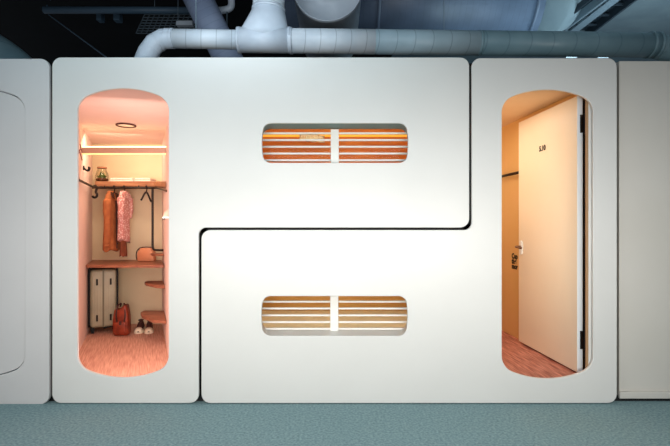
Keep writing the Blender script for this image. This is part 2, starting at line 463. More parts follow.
# cove strip across the room
rc = 1.42
ya, yb = ry(rc), ry(rc) + .05
zt = EYE + (223 - 146) / 150 * rc; zb = EYE + (223 - 154) / 150 * rc
cv = empty('cove_light', ((LX(rc) + RX(rc)) / 2, ya, zb), 'slim horizontal cove light glowing yellow above and below, under the left room ceiling', 'light')
def crossbar(bm, y0, y1, z0, z1):
    a, b = yr(y0), yr(y1)
    quadbox(bm, [(LX(a) + .002, y0), (RX(a) - .002, y0), (RX(b) - .002, y1), (LX(b) + .002, y1)], z0, z1)
bm = BM(); crossbar(bm, ya, yb, zb + .008, zt - .014); link('profile', bm, M['cove'], cv, world=True)
bm = BM(); crossbar(bm, ya + .002, yb, zt - .0138, zt - .001); link('upper_strip', bm, M['led'], cv, world=True)
bm = BM(); crossbar(bm, ya + .004, yb, zb + .001, zb + .0078); link('lower_strip', bm, M['led_low'], cv, world=True)

# upper shelf with curved ends
rs = 1.615
z0s = EYE + (223 - 186.4) / 150 * rs; z1s = EYE + (223 - 181.3) / 150 * rs
bm = BM()
pts_top = []
xs = [(LX(1.66) + .005)] 
path = []
XL = P(95, 0, rs).x; XR = P(154, 0, rs).x
prof = [(P(91, 0, 1.66).x, ry(1.70), .0), (XL, ry(rs), .0), (XR, ry(rs), .0), (P(160, 0, 1.56).x, ry(1.56), -.015), (P(168, 0, 1.40).x - .02, ry(1.40), -.06)]
for (x, y, dz) in prof:
    yb_ = ry(1.715)
    rr = yr(y)
    xb = x if x < XR + .001 else RX(rr) - .003
    # depth runs to the back wall, or to the right wall on the curved return
    back = (x, yb_, dz) if x < XR + .001 else (RX(yr(min(yb_, y + .12))) - .003, min(yb_, y + .12), dz)
    path.append(((x, y, dz), back))
path[0] = ((prof[0][0], prof[0][1], 0), (prof[0][0], ry(1.715), 0))
vs = []
for f, b in path:
    vs.append([bm.verts.new((f[0], f[1], z0s + f[2])), bm.verts.new((f[0], f[1], z1s + f[2])), bm.verts.new((b[0], b[1], z1s + b[2])), bm.verts.new((b[0], b[1], z0s + b[2]))])
for a, b in zip(vs, vs[1:]):
    for j in range(4): bm.faces.new((a[j], a[(j + 1) % 4], b[(j + 1) % 4], b[j]))
bm.faces.new(vs[0][::-1]); bm.faces.new(vs[-1])
tag(link('wall_shelf', bm, M['wood'], loc=(XL, ry(1.715), z0s), bevel=.004), 'long wooden wall shelf above the black clothes rail', 'shelf')

# clothes rail with post
rr_ = 1.60
zr = EYE + (223 - 187.8) / 150 * rr_
rail = empty('clothes_rail', (P(120, 0, rr_).x, ry(rr_), zr), 'black metal clothes rail under the wooden shelf with post down to the top step', 'clothes rail')
def sm(pts, it=2):
    pts = [Vector(p) for p in pts]
    for _ in range(it):
        q = [pts[0]]
        for a, b in zip(pts, pts[1:]): q += [a * .75 + b * .25, a * .25 + b * .75]
        q.append(pts[-1]); pts = q
    return pts
A = P(81, 180, 1.30); A.z = zr + .003; A.x = LX(1.30) + .012
B0 = P(91.5, 184.5, 1.53); B0.z = zr
B1 = P(95, 187.8, rr_)
E0 = P(155, 187.8, rr_); E1 = P(160, 188.4, 1.54); E2 = P(167.5, 191, 1.38)
bm = BM(); tube(bm, sm([A, B0, B1, P(104, 187.8, rr_), P(145, 187.8, rr_), E0, E1, E2]), .0115, 10)
link('rail_bar', bm, M['black_metal'], rail, smooth=True, world=True)
bm = BM(); tube(bm, sm([P(152.6, 187.8, rr_), P(152.6, 215, rr_), P(152.6, 240, rr_), P(152.6, 249.6, rr_), P(157, 250.2, rr_), P(163.3, 250.2, rr_)], 3), .012, 10)
link('post', bm, M['black_metal'], rail, smooth=True, world=True)
for px in (104, 138):
    bm = BM(); tube(bm, [P(px, 187.8, rr_), P(px, 186.5, rr_) + Vector((0, .02, .01))], .006, 8); link('bracket', bm, M['black_metal'], rail, smooth=True, world=True)
bm = BM(); c = P(81.2, 179.8, 1.30)
tube(bm, [A + Vector((-.011, 0, 0)), A + Vector((.004, 0, 0))], .022, 14); link('wall_flange', bm, M['black_metal'], rail, smooth=True, world=True)

# S hook at the left end of the rail
def hookcurve(c, s):
    pts = []
    for k in range(9):
        t = PI * (1.15 - 1.25 * k / 8); pts.append(c + Vector((s * .55 * math.cos(t), 0, s * .55 * math.sin(t))))
    base = pts[-1]
    for k in range(1, 11):
        t = PI * (0.5 - 1.35 * k / 10)
        pts.append(c + Vector((-s * .1 + s * .75 * math.cos(t) * 1.0, 0, -s * 2.1 + s * .8 * math.sin(t))))
    return pts
hk = P(95, 187.8, 1.60)
bm = BM(); tube(bm, sm(hookcurve(hk, .036), 1), .0125, 8)
tag(link('coat_hook', bm, M['black_metal'], smooth=True, loc=hk), 'thick black curved S-shaped hook hanging from the left end of the clothes rail', 'hook')

# hangers: hang across the rail (run in depth)
def hanger(X, label, half=.19, yaw=0, group=None, drop=.105):
    c = Vector((X, ry(rr_), zr))
    root = empty('clothes_hanger', c, label, 'hanger', group, (0, 0, yaw))
    bm = BM(); pts = []
    for k in range(11):
        t = PI * (-.15 + 1.15 * k / 10); pts.append(Vector((0, .0, .0)) + Vector((0, .022 * math.cos(t), .022 * math.sin(t))))
    pts = pts[::-1]
    pts = [p for p in pts]
    pts.append(Vector((0, .012, -.03))); pts.append(Vector((0, 0, -.05)))
    tube(bm, pts, .006, 8); link('hook', bm, M['black_metal'], root, smooth=True)
    for s in (-1, 1):
        bm = BM(); tube(bm, sm([Vector((0, 0, -.045)), Vector((0, s * half * .35, -.062)), Vector((0, s * half * .85, -drop)), Vector((0, s * half, -drop - .012))]), .010, 8)
        link('arm', bm, M['black_metal'], root, smooth=True)
    return root
XJ, XS, XB = P(111, 0, rr_).x, P(122, 0, rr_).x, P(117.5, 0, rr_).x
hanger(P(114, 0, rr_).x, 'black hanger holding the rust brown jacket', .06, drop=.07)
hanger(P(124, 0, rr_).x, 'black hanger holding the pink spotted shirt', .055, drop=.07)
hanger(P(146.3, 0, rr_).x, 'empty black hanger beside the rail post', .165, .10, drop=.125)

def garment(name, c, W, H, D, m, label, cat, seed=0, slv=None, slv_m=None, hem_slant=0, collar=None, open_front=False, lapel=None):
    """c: top centre under the hanger hook; W half-width (Y), D half-depth (X), H length"""
    rnd = random.Random(seed)
    root = empty(name, c, label, cat)
    bm = BM(); n = 48; L = 26; rings = []
    ph = [rnd.random() * 6 for _ in range(6)]
    for i in range(L + 1):
        t = i / L
        if t < .16: w = .045 + (W - .045) * (t / .16) ** .75; d = .03 + (D - .03) * (t / .16)
        else: w = W * (1 - .05 * math.sin((t - .16) / .84 * PI)) ; d = D * (1 + .35 * t)
        fold = .0 + .16 * max(0, t - .12)
        ring = []
        for j in range(n):
            a = 2 * PI * j / n
            k = 1 + fold * (math.sin(5 * a + ph[0] + 1.2 * t) * .6 + math.sin(9 * a + ph[1]) * .4)
            sx = math.copysign(abs(math.cos(a)) ** .8, math.cos(a)); sy = math.copysign(abs(math.sin(a)) ** .8, math.sin(a))
            z = -t * H - hem_slant * t * sy + (.012 * math.sin(4 * a + ph[2]) * t)
            ring.append(bm.verts.new((sx * d * k, sy * w * (1 + (k - 1) * .3), z)))
        rings.append(ring)
    for a, b in zip(rings, rings[1:]):
        for j in range(n): bm.faces.new((a[j], a[(j + 1) % n], b[(j + 1) % n], b[j]))
    bm.faces.new(rings[0]); bm.faces.new(rings[-1][::-1])
    link('body', bm, m, root, smooth=True)
    if slv:
        for s in (-1, 1):
            bm = BM(); pts = []; rd = []
            for k in range(9):
                t = k / 8
                pts.append(Vector((D * .25 * math.sin(t * 3) + .01, s * (W * .92 + .012 * math.sin(t * 2.5)), -.16 * H - t * slv + .02)))
                rd.append((.042 - .012 * t) * (1 + .08 * math.sin(11 * t + s)))
            tube(bm, pts, rd, 14); sub(link('sleeve', bm, slv_m or m, root, smooth=True))
            bm = BM(); p = pts[-1]; tube(bm, [p + Vector((0, 0, .018)), p + Vector((0, 0, -.006))], [rd[-1] * 1.08] * 2, 14); link('cuff', bm, slv_m or m, root, smooth=True)
    if collar:
        bm = BM()
        for s in (-1, 1):
            a = [(D * .6, s * .01, -.03), (D * .5, s * .065, -.012), (D * 1.1, s * .08, -.06), (D * 1.15, s * .03, -.085)]
            v = [bm.verts.new(p) for p in a] + [bm.verts.new((p[0] + .008, p[1], p[2])) for p in a]
            bm.faces.new(v[:4]); bm.faces.new(v[4:][::-1])
            for i in range(4): bm.faces.new((v[i], v[(i + 1) % 4], v[4 + (i + 1) % 4], v[4 + i]))
        link('collar', bm, collar, root)
    if lapel:
        bm = BM(); box(bm, (D * 1.0, -.006, -H * .96), (D * 1.52, .008, -.10)); 
        for k in range(6): box(bm, (D * 1.3, -.004, -.14 - k * H * .13), (D * 1.66, .014, -.155 - k * H * .13))
        link('button_placket', bm, lapel, root, bevel=.002)
    return root
top_c = lambda X: Vector((X, ry(rr_), zr - .035))
zjb = EYE + (223 - 250.5) / 150 * rr_
garment('jacket', top_c(P(111.5, 0, rr_).x), .125, (zr - .035) - zjb, .040, M['jacket'], 'rust brown suede jacket hanging leftmost on the rail', 'jacket', 1, slv=.50, collar=M['leather_dark'], lapel=M['leather_dark'])
zsb = EYE + (223 - 241) / 150 * rr_
garment('shirt', top_c(P(124, 0, rr_).x), .095, (zr - .035) - zsb, .034, M['shirt'], 'pink spotted shirt hanging between the jacket and the empty hanger', 'shirt', 2, hem_slant=.02, collar=M['shirt'], slv=.22)
zbb = EYE + (223 - 256) / 150 * rr_
garment('trousers', Vector((P(120.5, 0, rr_).x + .01, ry(rr_) + .045, zsb + .12)), .055, zsb + .12 - zbb, .022, M['coat'], 'dark brown garment hanging behind the pink shirt, its end showing below', 'clothing', 3)

# terrarium on the shelf
tz = z1s + .001
tb = P(102, 0, 1.645); tb.z = tz
ter = empty('terrarium', tb, 'glass terrarium with wooden lid and green plant on the wooden shelf', 'terrarium')
bm = BM(); lathe(bm, [(.05, .001), (.064, .006), (.070, .03), (.067, .07), (.054, .11), (.044, .135), (.044, .150)], 28); link('jar', bm, M['glass_thin'], ter, smooth=True)
bm = BM(); lathe(bm, [(0, .146), (.046, .146), (.050, .152), (.048, .164), (.0, .167)], 24); link('lid', bm, M['cork'], ter, smooth=True)
bm = BM(); lathe(bm, [(0, .010), (.059, .012), (.0605, .03), (.055, .036), (.03, .042), (0, .045)], 24); link('soil', bm, M['soil'], ter, smooth=True)
bm = BM()
for k in range(70):
    a = k * 2.4; rad = .008 + .046 * random.random(); hh = .02 + .095 * random.random() * (1 - rad / .062)
    base = Vector((rad * .6 * math.cos(a), rad * .6 * math.sin(a), .036)); tip = Vector((rad * math.cos(a), rad * math.sin(a), .036 + hh))
    side = Vector((-math.sin(a), math.cos(a), 0)) * .014; mid = (base + tip) / 2 + Vector((0, 0, .008))
    q = [bm.verts.new(v) for v in (base, mid + side, tip, mid - side)]; bm.faces.new(q)
link('plant', bm, M['leaf'], ter)

# folded towels / white trays on the shelf
for (a, b, lab) in ((112, 135.6, 'long folded white towel on the shelf, nearer the terrarium'), (136.6, 152.5, 'short folded white towel at the right of the wooden shelf')):
    x0, x1 = P(a, 0, 1.65).x, P(b, 0, 1.65).x
    root = empty('folded_towel', ((x0 + x1) / 2, ry(1.66), tz), lab, 'towel')
    for k in range(2):
        bm = BM(); box(bm, (x0 + k * .004, ry(1.63), tz + k * .021), (x1 - k * .004, ry(1.69), tz + .020 + k * .021)); link('fold', bm, M['towel'], root, world=True, bevel=.008, seg=3)

# dome wall lamp at the right wall
rl_ = 1.12
lc = Vector((P(172.6, 0, rl_).x, ry(rl_), EYE + (223 - 217.5) / 150 * rl_))
lampo = empty('wall_lamp', lc, 'peach domed wall lamp at the right edge of the left doorway', 'lamp')
bm = BM(); Rl = .068
lathe(bm, [(Rl * math.cos(a), Rl * 1.05 * math.sin(a)) for a in [PI / 2 * k / 10 for k in range(11)]][:-1] + [(0, Rl * 1.05)], 32); link('dome', bm, M['cove'], lampo, smooth=True)
bm = BM(); lathe(bm, [(Rl - .003, -.006), (Rl + .004, -.006), (Rl + .004, .004), (Rl - .003, .004), (Rl - .003, -.006)], 32); link('rim', bm, M['white'], lampo)
bm = BM(); box(bm, (-Rl - .006, -.012, -.016), (-Rl + .010, .012, .006)); link('clip', bm, M['black'], lampo, bevel=.002)

# desk
zd = .784
bm = BM()
ra, rb = 1.51, 1.718
quadbox(bm, rounded([(LX(ra) + .003, ry(ra)), (RX(ra) - .006, ry(ra)), (RX(rb) - .006, ry(rb)), (LX(rb) + .003, ry(rb))], [.0, .02, 0, 0], 4), zd - .028, zd)
tag(link('wall_desk', bm, M['wood_dark'], loc=(LX(ra), ry(ra), zd - .028), bevel=.003), 'long reddish wooden desk board fixed across the back wall', 'desk')

# steps
def tread(z, xl, rf, rbk, label, th=.03):
    yf, yb_ = ry(rf), ry(rbk); X0 = xl
    xf, xb = RX(rf) - .003, RX(rbk) - .003
    d = yb_ - yf
    dr = rbk - rf
    q = lambda px, f: (P(px, 0, rf + dr * f).x, ry(rf + dr * f))
    pts = [(xf, yf), (xb, yb_), q(X0 + 3.5, 1.0), q(X0, .80), q(X0 + 1.5, .50), q(X0 + 12, .08)]
    pts = rounded(pts, [0, 0, .02, .025, .03, .06], 6)
    bm = BM(); quadbox(bm, pts, z - th, z)
    tag(link('step', bm, M['wood_dark'], loc=(xf, yf, z - th), bevel=.004), label, 'step', 'rounded wooden steps on the right wall')
tread(.302, 140.5, 1.39, 1.555, 'lowest rounded wooden step, just above the floor beside the shoes')
tread(.588, 144.5, 1.48, 1.61, 'middle rounded wooden step, below the desk')
tread(.885, 150.5, 1.54, 1.618, 'highest wooden step, in front of the peach handbag', .022)

# handbag
hz = zd + .001
hb = P(146.8, 0, 1.645); hb.z = hz
bag = empty('handbag', hb, 'small peach leather handbag standing on the desk board', 'bag')
def lump(bm, prof2, d, pw=.6, n=6):
    """pillow-like slab from a 2D outline (x,z): thickness d, rounded toward the edge"""
    c = Vector((sum(p[0] for p in prof2) / len(prof2), sum(p[1] for p in prof2) / len(prof2)))
    levels = []
    for k in range(-n, n + 1):
        t = k / n; s = (1 - abs(t) ** 3.2) ** pw * .16 + .84
        levels.append([bm.verts.new((c.x + (p[0] - c.x) * s, t * d, c.y + (p[1] - c.y) * s)) for p in prof2])
    m_ = len(prof2)
    for a, b in zip(levels, levels[1:]):
        for j in range(m_): bm.faces.new((a[j], a[(j + 1) % m_], b[(j + 1) % m_], b[j]))
    bm.faces.new(levels[0]); bm.faces.new(levels[-1][::-1])
def setz(bm, z=0.0):
    mn = min(v.co.z for v in bm.verts)
    for v in bm.verts: v.co.z += z - mn
bm = BM(); lump(bm, rounded([(-.098, .0), (.095, .0), (.088, .10), (.06, .150), (-.06, .150), (-.094, .10)], [.02, .02, .03, .04, .04, .03], 5), .04); setz(bm)
link('body', bm, M['bagpink'], bag, smooth=True)
bm = BM(); tube(bm, sm([Vector((-.095, -.03, .02)), Vector((-.104, -.035, .07)), Vector((-.092, -.035, .125)), Vector((-.06, -.02, .155)), Vector((0, 0, .16)), Vector((.06, 0, .156))]), .006, 8); link('strap', bm, M['leather_dark'], bag, smooth=True)
bm = BM(); tube(bm, sm([Vector((-.075, -.034, .128)), Vector((0, -.036, .133)), Vector((.07, -.034, .128))]), .0035, 6); link('zipper', bm, M['leather'], bag, smooth=True)

# suitcase
sc_r = 1.553
sl = P(89.5, 0, sc_r); sl.z = ZF + .001
th = math.radians(27)
case = empty('suitcase', sl, 'large grey green hard-shell suitcase upright under the desk', 'suitcase', None, (0, 0, th))
Wc, Dc, Hc = .256, .38, .695
wb = .062
bm = BM(); box(bm, (.003, .0, wb), (Wc - .003, Dc, Hc - .026)); link('shell', bm, M['luggage'], case, bevel=.034, seg=6)
for s in (0, 1):
    a = s * Wc / 2
    # moulded ribs
    for (rx) in (.03, .055, .08, .105):
        bm = BM(); box(bm, (a + rx - .004, -.0035, wb + .05), (a + rx + .004, .004, Hc - .06)); 
        link('rib', bm, M['luggage'], case, bevel=.002)
    for zz in (.165, .54):
        bm = BM(); box(bm, (a + .060, -.011, zz - .033), (a + .078, .002, zz + .033)); link('side_stud', bm, M['black'], case, bevel=.004)
bm = BM(); box(bm, (Wc / 2 - .008, -.006, wb + .004), (Wc / 2 + .008, Dc + .002, Hc - .020)); link('zip_band', bm, mat('zipg', '#6a6650', .5), case, bevel=.002)
bm = BM(); tube(bm, sm([(-.002, .03, wb + .01), (-.003, .03, Hc - .06), (.0, .03, Hc - .004), (.05, .03, Hc + .003), (Wc - .05, .03, Hc + .003), (Wc, .03, Hc - .004), (Wc + .003, .03, Hc - .06), (Wc + .002, .03, wb + .01), (Wc * .5, .03, wb - .006)]), .013, 8); link('corner_trim', bm, M['black'], case, smooth=True)
bm = BM(); box(bm, (.07, .10, Hc - .012), (Wc - .07, .13, Hc + .006)); link('top_handle', bm, M['black'], case, bevel=.005)
for cx_ in (.028, Wc - .028):
    for cy_ in (.04, Dc - .04):
        wh = empty('caster', (cx_, cy_, 0), None, None); wh.parent = case
        bm = BM(); box(bm, (-.018, -.018, .026), (.018, .018, .066)); link('fork', bm, M['black'], wh, bevel=.004)
        bm = BM(); tube(bm, [(-.012, 0, .018), (.012, 0, .018)], .018, 18); link('wheel', bm, M['black'], wh, smooth=False)

# brown bag
bp = P(121.8, 0, 1.552); bp.z = ZF + .001
bp.x += .012; bp.y -= .01
tote = empty('leather_bag', bp, 'reddish brown leather bag with straps standing beside the suitcase', 'bag', None, (0, 0, .15))
bm = BM(); lump(bm, rounded([(-.082, 0), (.075, 0), (.072, .20), (.052, .325), (.02, .315), (-.02, .27), (-.066, .285), (-.085, .16)], [.03, .03, .05, .015, .02, .04, .02, .05], 5), .06); setz(bm)
link('body', bm, M['leather'], tote, smooth=True)
bm = BM(); lump(bm, rounded([(-.060, .03), (.055, .03), (.05, .15), (-.058, .15)], .02, 5), .014)
for v in bm.verts: v.co.y -= .060
link('front_pocket', bm, M['leather'], tote, smooth=True)
for s in (-1, 1):
    bm = BM(); tube(bm, sm([Vector((s * .035 - .0, -.062, .15)), Vector((s * .045, -.066, .22)), Vector((s * .035, -.045, .31)), Vector((s * .01, .0, .335)), Vector((s * .03, .03, .29))]), .0075, 8); link('strap', bm, M['leather_dark'], tote, smooth=True)
bm = BM(); box(bm, (-.012, -.081, .12), (.012, -.072, .16)); link('buckle', bm, M['leather_dark'], tote, bevel=.003)

# shoes
def shoe(px, yaw, label):
    c = P(px, 0, 1.565); c.z = ZF + .001
    root = empty('shoe', c, label, 'shoe', 'sneakers on the floor', (0, 0, yaw))
    # stations: y, half width, height
    st = [(.0, .018, .030), (.012, .034, .040), (.035, .042, .050), (.07, .044, .062), (.11, .040, .078), (.15, .036, .092), (.19, .037, .098), (.235, .036, .104), (.26, .026, .100), (.268, .014, .09)]
    bm = BM(); rings = []
    for (y, w, h) in st:
        rings.append([bm.verts.new((w * math.cos(a) * (1 if math.sin(a) < .2 else .93), y, .018 + max(0, math.sin(a)) * (h - .018) * (.99))) if math.sin(a) >= 0 else bm.verts.new((w * math.cos(a), y, .018 + .006 * math.sin(a))) for a in [2 * PI * j / 18 for j in range(18)]])
    for a, b in zip(rings, rings[1:]):
        for j in range(18): bm.faces.new((a[j], a[(j + 1) % 18], b[(j + 1) % 18], b[j]))
    bm.faces.new(rings[0]); bm.faces.new(rings[-1][::-1])
    link('upper', bm, M['shoe'], root, smooth=True)
    out = [(w + .004, y) for (y, w, h) in st]; out = out + [(-a, b) for a, b in out[::-1]]
    bm = BM(); prism(bm, out, 0, .026, 'Z'); link('sole', bm, M['rubber'], root, bevel=.003)
    bm = BM(); rings = []
    for (y, w, h) in [(-.006, .012, .026), (.0, .028, .036), (.010, .037, .043), (.028, .0435, .050), (.045, .0465, .056)]:
        rings.append([bm.verts.new((w * math.cos(a), y, .015 + math.sin(a) * (h - .010))) for a in [PI * j / 14 for j in range(15)]])
    for a, b in zip(rings, rings[1:]):
        for j in range(14): bm.faces.new((a[j], a[j + 1], b[j + 1], b[j]))
    o = link('toe_cap', bm, M['rubber'], root, smooth=True); s = o.modifiers.new('s', 'SOLIDIFY'); s.thickness = .003
    bm = BM()
    for k in range(4):
        y = .085 + k * .022; h = .070 + k * .0085
        tube(bm, [(-.024, y, h * .86), (0, y, h + .004), (.024, y, h * .86)], .0035, 6)
    link('laces', bm, M['leather_dark'], root, smooth=True)
    bm = BM(); lathe(bm, [(.018, 0), (.028, .0), (.028, .008), (.018, .008)], 20)
    for v in bm.verts: v.co.y *= 1.5; v.co += Vector((0, .212, .098))
    link('collar', bm, M['leather_dark'], root, smooth=True)
shoe(138.2, .28, 'dark brown sneaker with cream toe, nearer the leather bag')
shoe(148.8, .36, 'dark brown sneaker with cream toe, under the lowest step')

# wall hook + painted scribble on the left wall
wdir = Vector((LX(1.6) - LX(1.2), ry(1.6) - ry(1.2), 0)).normalized()
wn = Vector((wdir.y, -wdir.x, 0))
r_h = 34.0
# left wall x=83 -> r: 142 + (-85.3)/r = 83
rh = 85.3 / (142 - 83)
hp = Vector((LX(rh), ry(rh), EYE + (223 - 168) / 150 * rh))
wh = empty('wall_hook', hp, 'small black two-pronged hook on the pink left wall above the rail', 'hook')
bm = BM(); tube(bm, [hp + wn * .001, hp + wn * .012], .022, 14); link('plate', bm, M['black'], wh, smooth=False, world=True)
for s in (-1, 1):
    bm = BM(); tube(bm, sm([hp + wn * .01, hp + wn * .03 + wdir * s * .02 - Vector((0, 0, .025)), hp + wn * .05 + wdir * s * .03 - Vector((0, 0, .02)), hp + wn * .055 + wdir * s * .035 + Vector((0, 0, .012))]), .008, 8); link('prong', bm, M['black'], wh, smooth=True, world=True)
bm = BM()
for (pa, ya_, pb, yb2) in ((79.6, 144, 81.6, 152), (78.9, 150, 81.8, 160), (78.6, 153, 80.5, 148)):
    q = []
    for (p, y_) in ((pa, ya_), (pb, yb2)):
        r = 85.3 / (142 - p); q.append(Vector((LX(r), ry(r), EYE + (223 - y_) / 150 * r)) + wn * .003)
    tube(bm, q, .005, 6)
tag(link('wall_lettering', bm, M['scribble'], loc=hp + Vector((0, 0, .1))), 'thin brown painted strokes high on the pink left wall', 'lettering')

# ================================================================ right room
sk = -37 / 450
def WX(y, x0=1.733): return x0 + sk * y
ZF2, ZC2 = .166, 2.134
y0r, y1r = .0225, 2.1
XW0 = .95
fl = [(XW0, y0r), (WX(y0r), y0r), (WX(y1r), y1r), (XW0, y1r)]
bm = BM(); prism(bm, fl, ZF2 - .05, ZF2, 'Z'); struct('floor_right_room', bm, M['vinyl_red'], 'dark red woven vinyl floor of the right room', 'floor')
bm = BM(); prism(bm, fl, ZC2, ZC2 + .02, 'Z'); struct('ceiling_right_room', bm, M['ceil_tan'], 'tan ceiling of the right room', 'ceiling')
bm = BM(); prism(bm, [(WX(y0r), y0r), (WX(y1r), y1r), (WX(y1r) + .02, y1r), (WX(y0r) + .02, y0r)], ZF2, ZC2, 'Z'); struct('wall_right_room_right', bm, M['wall_ochre'], 'ochre right wall of the right room behind the open door', 'wall')
bm = BM(); box(bm, (XW0 - .02, y0r, ZF2), (XW0, y1r, ZC2)); struct('wall_right_room_left', bm, M['wall_ochre'], 'ochre left wall of the right room', 'wall')
bm = BM(); box(bm, (XW0 - .02, y1r, ZF2 - .05), (WX(y1r) + .02, y1r + .02, ZC2 + .02)); struct('wall_right_room_back', bm, M['wall_ochre'], 'ochre back wall of the right room', 'wall')

# door leaf
h0 = Vector((1.662, .09, .181)); h1 = Vector((1.598, .915, .181)); dzt = 2.080
dd = (h1 - h0); dl_ = dd.length; ang = math.atan2(dd.y, dd.x)
droot = empty('door_1', h0, 'open cream room door with black number, swung inward in the right doorway', 'door', None, (0, 0, ang), 'structure')
# local: +X along leaf toward free edge, -Y is toward +X world (behind), +Y toward room opening (viewer face)
bm = BM(); box(bm, (0, -.040, 0), (dl_, 0, dzt - h0.z)); link('leaf', bm, M['door'], droot, bevel=.002)
bm = BM(); box(bm, (-.0015, -.039, .002), (-.0002, -.001, dzt - h0.z - .002)); link('edge_band', bm, M['door_edge_lit'], droot)
hdl = empty('handle', (dl_ - .05, 0, EYE - 24.5 / 150 * 1.29 - h0.z), None, None); hdl.parent = droot
bm = BM(); prism(bm, rounded([(-.022, -.06), (.022, -.06), (.022, .06), (-.022, .06)], .021, 8), 0.0005, .010, 'Y'); link('escutcheon', bm, M['white'], hdl, bevel=.003)
bm = BM(); tube(bm, sm([Vector((0, .008, .008)), Vector((0, .05, .008)), Vector((-.015, .058, .006)), Vector((-.105, .056, .0))]), .009, 10); link('lever', bm, M['chrome'], hdl, smooth=True)
hdl.rotation_euler = (0, 0, 0)
# door number  (viewer reads from free edge side to hinge: local -X direction)
R_ = Matrix(((-1, 0, 0, 0), (0, 0, 1, 0), (0, 1, 0, 0), (0, 0, 0, 1)))  # text +X -> leaf -X, +Y -> up, +Z -> out of the leaf
mwd = Matrix.LocRotScale(droot.location, droot.rotation_euler, (1, 1, 1))
rn = 1.03 * 0 + 0
# pixel x=539.5 on leaf: find param
def leaf_s(px):
    lo, hi = 0, dl_
    for _ in range(40):
        m_ = (lo + hi) / 2; w = h0 + dd.normalized() * m_; x = 335 + w.x * 150 / yr(w.y)
        if x > px: lo = m_
        else: hi = m_
    return lo
s5 = leaf_s(539.3); rs5 = yr(h0.y + dd.normalized().y * s5)
text('number', '5.10', .054, mwd @ Matrix.Translation((s5, .0012, EYE + (223 - 151.5) / 150 * rs5 - h0.z)) @ R_, M['ink'], droot)
# hinges
for (ya_, yb_) in ((112.7, 134), (330, 351)):
    zc_ = EYE + (223 - (ya_ + yb_) / 2) / 150 * 1.025
    hroot = empty('hinge', (0, 0, zc_ - h0.z), None, None); hroot.parent = droot
    bm = BM(); tube(bm, [(-.012, -.052, -.068), (-.012, -.052, .068)], .010, 14); link('knuckle', bm, M['black'], hroot, smooth=False)
    bm = BM(); box(bm, (-.006, -.052, -.062), (-.002, -.020, .062)); link('leaf_plate', bm, M['black_metal'], hroot)
# jamb: dark gap, brown strip, cream lining (window into the gap between leaf and front)
def jamb(name, xa, xb, y0_, y1_, m, label):
    bm = BM(); box(bm, (xa, y0_, ZF2), (xb, y1_, ZC2)); struct(name, bm, m, label, 'trim')
r_j = 1.03
jamb('trim_5', P(585.6, 0, 1.01).x, P(588.0, 0, 1.01).x, .026, .034, M['jamb_brown'], 'thin brown strip of the right doorway jamb')
jamb('trim_6', P(588.0, 0, 1.01).x, P(594.5, 0, 1.01).x, .0245, .032, M['panel'], 'cream lining of the right doorway jamb')
jamb('trim_7', 1.7137, 1.7240, .10, .11, M['black'], 'black rubber seal behind the open door edge')

# black rail on right wall
def wallr(px):   # px on the right wall plane (WX) -> r : 298 + c/r
    return (1.733 * 150 + 37 ) / (px - 298) if False else ((1.733 - sk * 0) * 150 + 335 - 298 - 0) / (px - 298)
def wp(px, py):
    r = (1.733 * 150 + 37 * 1.0) / (px - 298)
    y = ry(r); return Vector((WX(y), y, EYE + (223 - py) / 150 * r))
w1 = wp(499, 176.0); w2 = wp(530, 172.5); w1.z = w2.z = (EYE + (223 - 175.3) / 150 * yr(wp(510, 175).y))
off = Vector((-.035, 0, 0))
rl = empty('hand_rail', w1, 'short black wall rail on the ochre wall behind the open door', 'rail')
bm = BM(); tube(bm, [w1 + off + Vector((0, .12, -.01)), w1 + off * 1, w2 + off * .9], .0125, 12); link('bar', bm, M['black_metal'], rl, smooth=True, world=True)
for w in (w1 + Vector((0, .05, 0)), ):
    bm = BM(); tube(bm, [w + Vector((-.001, 0, -.005)), w + off + Vector((0, 0, -.005))], .007, 10); link('bracket', bm, M['black_metal'], rl, smooth=True, world=True)

# wall lettering (reads from the back of the room toward the door)
wd = Vector((WX(0) - WX(1), -1, 0)).normalized()   # direction of reading (toward viewer)
nrm = Vector((-1, sk * -1, 0)).normalized(); nrm = Vector((0, 0, 1)).cross(wd) * -1
Rw = Matrix(((wd.x, 0, -abs(nrm.x), 0), (wd.y, 0, nrm.y if nrm.x < 0 else -nrm.y, 0), (0, 1, 0, 0), (0, 0, 0, 1)))
o0 = wp(512, 257)
lt = empty('wall_lettering', o0, 'black words painted on the ochre wall beside the door handle', 'lettering')
for s_, py in (('Cup', 258.0), ('the', 263.2), ('mor', 268.2)):
    p = wp(512.0, 257); p.z = EYE + (223 - py) / 150 * yr(p.y)
    text('word', s_, .064, Matrix.Translation(p + Vector((-.002, 0, 0))) @ Rw, M['ink'], lt)

# ================================================================ overhead services
def axis_obj(name, p0, p1, builder, m, parent=None, smooth=True):
    """build along local Z from p0 to p1"""
    p0, p1 = Vector(p0), Vector(p1); d = p1 - p0
    bm = BM(); builder(bm, d.length)
    o = link(name, bm, m, None, smooth=smooth)
    q = d.to_track_quat('Z', 'Y')
    o.rotation_mode = 'XYZ'
    if parent is None:
        o.location = p0; o.rotation_euler = q.to_euler()
    else:
        mw = Matrix.LocRotScale(parent.location, parent.rotation_euler, (1, 1, 1)).inverted() @ Matrix.LocRotScale(p0, q, (1, 1, 1))
        o.parent = parent; o.location = mw.to_translation(); o.rotation_euler = mw.to_euler()
    return o
def cyl(r, n=40, seams=None):
    def f(bm, L):
        pr = [(0, 0), (r, 0)]
        if seams:
            k = int(L / seams)
            for i in range(1, k):
                z = L * i / k; pr += [(r, z - .006), (r + .003, z - .003), (r + .003, z + .003), (r, z + .006)]
        pr += [(r, L), (0, L)]
        lathe(bm, pr, n)
    return f

